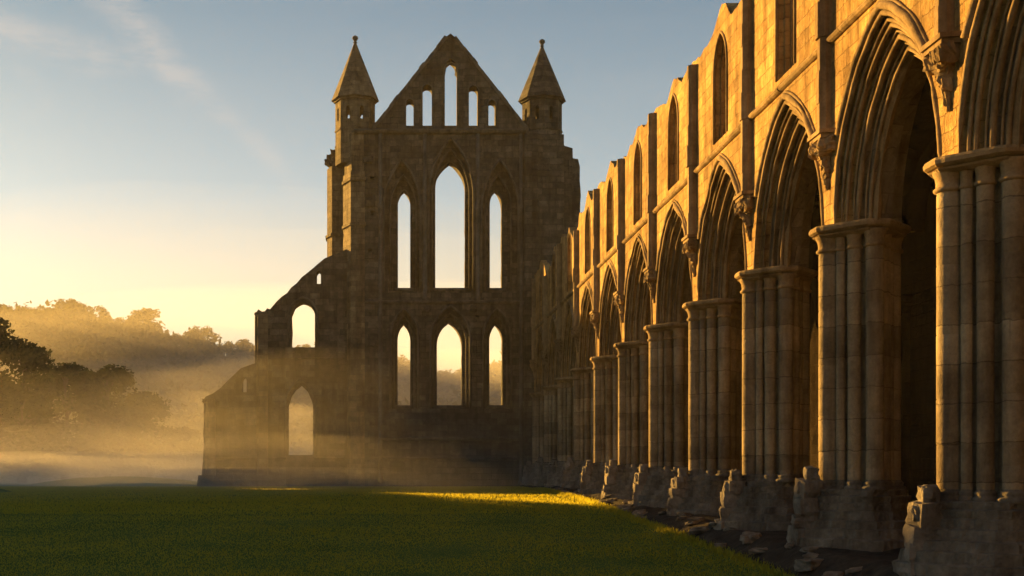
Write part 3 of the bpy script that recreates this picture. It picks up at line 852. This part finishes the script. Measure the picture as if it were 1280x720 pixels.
# wooded slope
def woodland():
    rnd = random.Random(3); V, F = [], []
    for _ in range(900):
        a = rnd.uniform(-20, 12); r = rnd.uniform(178, 285)
        if nz(a * .35, r * .02, 4) < -.25: continue
        x, y = r * math.sin(R(a)), r * math.cos(R(a)); z = hill_z(x, y); h = rnd.uniform(5, 9); w = rnd.uniform(2.6, 4.4)
        for _ in range(110):
            d = Vector((rnd.gauss(0, 1), rnd.gauss(0, 1), rnd.gauss(0, 1))).normalized() * rnd.random() ** .35
            d *= 1 + .35 * nz(d.x * 2 + x, d.y * 2 + y, d.z * 2)
            p = Vector((x + d.x * w, y + d.y * w, z + h * .5 + d.z * h * .5)); u = Vector((rnd.gauss(0, 1), rnd.gauss(0, 1), rnd.gauss(0, 1))).normalized(); v = u.cross(d).normalized()
            s = rnd.uniform(.35, .9); b = len(V)
            V += [tuple(p - u * s), tuple(p - v * s * .7), tuple(p + u * s), tuple(p + v * s * .7)]; F.append((b, b + 1, b + 2, b + 3))
    o = mesh_obj('woodland', V, F, M['leaf2']); tag(o, 'dense broadleaf woodland covering the misty hillside', 'woodland', kind='stuff')
woodland()

# ------------------------------------------------------------------ air
M['haze'] = vol('haze_air', .0002, (1, .90, .74), .2)
bm = bmesh.new(); box(bm, -900, 900, -900, 900, -5.0, 52)
hz = obj('haze', bm, M['haze']); tag(hz, 'thin golden morning haze filling the valley', 'haze', kind='stuff')
def mist(cx, cy, cz, rx, ry, rz_, dens, seed, rot=0):
    bm = bmesh.new(); bmesh.ops.create_icosphere(bm, subdivisions=4, radius=1)
    for v in bm.verts:
        p = v.co; k = 1 + .22 * fbm(p.x * 1.3 + seed, p.y * 1.3, p.z * .8, 3)
        v.co = Vector((p.x * rx * k, p.y * ry * k, p.z * rz_ * k))
    m = vol('mist_air', dens, (1, .95, .88), .4)
    o = obj('mist', bm, m, None, True, (cx, cy, cz)); o.rotation_euler = (0, 0, rot)
    tag(o, 'low bank of golden morning ground mist lying over grass and valley', 'mist', 'banks of ground mist', kind='stuff')
mist(-30, 122, -.8, 42, 30, 3.8, .010, 1)
mist(-22, 136, -.5, 44, 22, 9, .005, 2)
mist(-5, 205, 4, 100, 32, 17, .004, 3)
mist(-15, 212, 6, 115, 36, 25, .0028, 5)
mist(-10, 215, 8, 130, 42, 38, .0008, 6)
mist(-34, 120, -1, 46, 20, 7, .0022, 7)
mist(-34, 118, -1, 50, 22, 12, .0008, 10)
mist(-17, 63, -.8, 24, 17, 1.5, .005, 8)
mist(-15, 64, -.8, 27, 19, 3.2, .003, 12)
mist(-26, 92, -.8, 32, 17, 2.4, .006, 9)
mist(-22, 90, -.8, 36, 19, 4.4, .003, 13)
mist(-18, 92, -.8, 42, 20, 8.5, .0014, 11)
mist(-6, 72, -.7, 20, 9.0, 5, .003, 4)
mist(-5, 71, -.7, 23, 11.0, 8, .0035, 14)

# ------------------------------------------------------------------ light and sky
az = R(SUN_AZ); el = R(SUN_EL)
sun_dir = Vector((-math.sin(az) * math.cos(el), math.cos(az) * math.cos(el), math.sin(el)))
sd = bpy.data.lights.new('sun', 'SUN'); sd.energy = 5.0; sd.angle = R(.5); sd.color = (1, .55, .115)
so = bpy.data.objects.new('sun', sd); COL.objects.link(so); so.rotation_euler = sun_dir.to_track_quat('Z', 'Y').to_euler(); so.location = sun_dir * 60

w = bpy.data.worlds.new('World'); scene.world = w; w.use_nodes = True; nt = w.node_tree; nt.nodes.clear(); L = nt.links
wo = N(nt, 'ShaderNodeOutputWorld'); bg = N(nt, 'ShaderNodeBackground', Strength=.05)
sky = N(nt, 'ShaderNodeTexSky'); sky.sky_type = 'NISHITA'; sky.sun_disc = False
sky.sun_elevation = el; sky.sun_rotation = -az; sky.altitude = 60; sky.air_density = 1.0; sky.dust_density = 1.5; sky.ozone_density = 1.5
tc = N(nt, 'ShaderNodeTexCoord'); dirv = tc.outputs['Generated']
def dirpx(px, py): return Vector(((px - 478) / 1600, 1, (598 - py) / 1600)).normalized()
nzt = N(nt, 'ShaderNodeTexNoise', Scale=9.0, Detail=7.0, Roughness=.68); L.new(dirv, nzt.inputs['Vector'])
fmp = N(nt, 'ShaderNodeMapping'); fmp.inputs['Rotation'].default_value = (0, R(45), 0); fmp.inputs['Scale'].default_value = (3.2, 1, 14); L.new(dirv, fmp.inputs['Vector'])
fine = N(nt, 'ShaderNodeTexNoise', Scale=5.0, Detail=8.0, Roughness=.7); L.new(fmp.outputs[0], fine.inputs['Vector'])
def M2(op, a, b=None, c=None):
    n = nt.nodes.new('ShaderNodeMath'); n.operation = op
    for i, v in enumerate((a, b, c)):
        if v is None: continue
        if hasattr(v, 'links'): L.new(v, n.inputs[i])
        else: n.inputs[i].default_value = v
    return n.outputs[0]
def dot(v):
    n = nt.nodes.new('ShaderNodeVectorMath'); n.operation = 'DOT_PRODUCT'; L.new(dirv, n.inputs[0]); n.inputs[1].default_value = v; return n.outputs['Value']
def smooth(x, a, b):
    n = nt.nodes.new('ShaderNodeMapRange'); n.interpolation_type = 'SMOOTHSTEP'; L.new(x, n.inputs[0]); n.inputs[1].default_value = a; n.inputs[2].default_value = b; return n.outputs[0]
def trail(p0, p1, width, power, soft=.12):
    """a wisp of high cloud along the great circle through two directions"""
    a, b = dirpx(*p0), dirpx(*p1); n = a.cross(b).normalized(); t = n.cross(a).normalized(); ang = a.angle(b)
    d = M2('ADD', dot(n), M2('MULTIPLY', M2('SUBTRACT', nzt.outputs['Fac'], .5), width * 3.4))
    band = M2('MULTIPLY', M2('SUBTRACT', 1.0, smooth(M2('ABSOLUTE', d), 0, width * 1.3)), smooth(fine.outputs['Fac'], .3, .62))
    s = M2('DIVIDE', dot(t), math.sin(ang) if ang < 1.5 else 1)
    m_ = M2('MULTIPLY', smooth(s, -soft, soft), M2('SUBTRACT', 1.0, smooth(s, 1 - soft * 3, 1 + soft)))
    return M2('MULTIPLY', M2('MULTIPLY', band, m_), power)
tr = trail((110, -30), (275, 135), .016, .36)
for args in (((255, 118), (400, 262), .010, .2), ((-60, 12), (130, 78), .015, .3), ((110, 72), (200, 74), .012, .25), ((10, 70), (70, 130), .008, .12)):
    tr = M2('ADD', tr, trail(*args))
mpn = N(nt, 'ShaderNodeMapping'); mpn.inputs['Scale'].default_value = (1.2, 1, 6); L.new(dirv, mpn.inputs['Vector'])
n2 = N(nt, 'ShaderNodeTexNoise', Scale=2.2, Detail=6.0, Roughness=.6); L.new(mpn.outputs[0], n2.inputs['Vector'])
tr = M2('ADD', tr, M2('MULTIPLY', smooth(n2.outputs['Fac'], .5, .8), .13))
gm = N(nt, 'ShaderNodeGamma', Gamma=.4); L.new(sky.outputs[0], gm.inputs[0])
sz = N(nt, 'ShaderNodeSeparateXYZ'); L.new(dirv, sz.inputs[0])
evr = ramp(nt, [(0, (.88, .76, .55)), (.155, (.77, .765, .67)), (.21, (.62, .71, .73)), (.27, (.50, .60, .64)), (.34, (.33, .46, .54)), (.5, (.25, .36, .46)), (.8, (.20, .27, .34))])
L.new(sz.outputs['Z'], evr.inputs['Fac'])
lum = mixrgb(nt, mixrgb(nt, gm.outputs[0], evr.outputs['Color'], 1.0, 'MULTIPLY'), (2.0, 2.0, 2.0), 1.0, 'MULTIPLY')
fall = smooth(dot(Vector((-.35, 1, 0)).normalized()), -.25, .75)
fc = mixrgb(nt, (.95, 1.0, 1.1), (1, 1, 1), fall)
lum = mixrgb(nt, lum, fc, 1.0, 'MULTIPLY')
glow = mixrgb(nt, lum, (3.6, 3.1, 2.7), tr, 'MIX')
L.new(glow, bg.inputs[0]); L.new(bg.outputs[0], wo.inputs[0])

# ------------------------------------------------------------------ camera and render
cam = bpy.data.cameras.new('camera'); co = bpy.data.objects.new('camera', cam); COL.objects.link(co)
cam.sensor_width = 36; cam.lens = 45; cam.shift_x = 162 / 1280; cam.shift_y = 238 / 1280; cam.clip_end = 6000; cam.clip_start = .1
co.location = (0, 0, 0); co.rotation_euler = (R(90), 0, 0); scene.camera = co
scene.view_settings.view_transform = 'Standard'; scene.view_settings.look = 'None'; scene.view_settings.exposure = 2.15; scene.view_settings.gamma = 1
cy = scene.cycles
cy.use_denoising = True
try: cy.denoiser = 'OPENIMAGEDENOISE'
except Exception: pass
cy.max_bounces = 6; cy.diffuse_bounces = 1; cy.glossy_bounces = 2; cy.transmission_bounces = 3; cy.volume_bounces = 1; cy.transparent_max_bounces = 8
cy.use_adaptive_sampling = True; cy.adaptive_threshold = .02
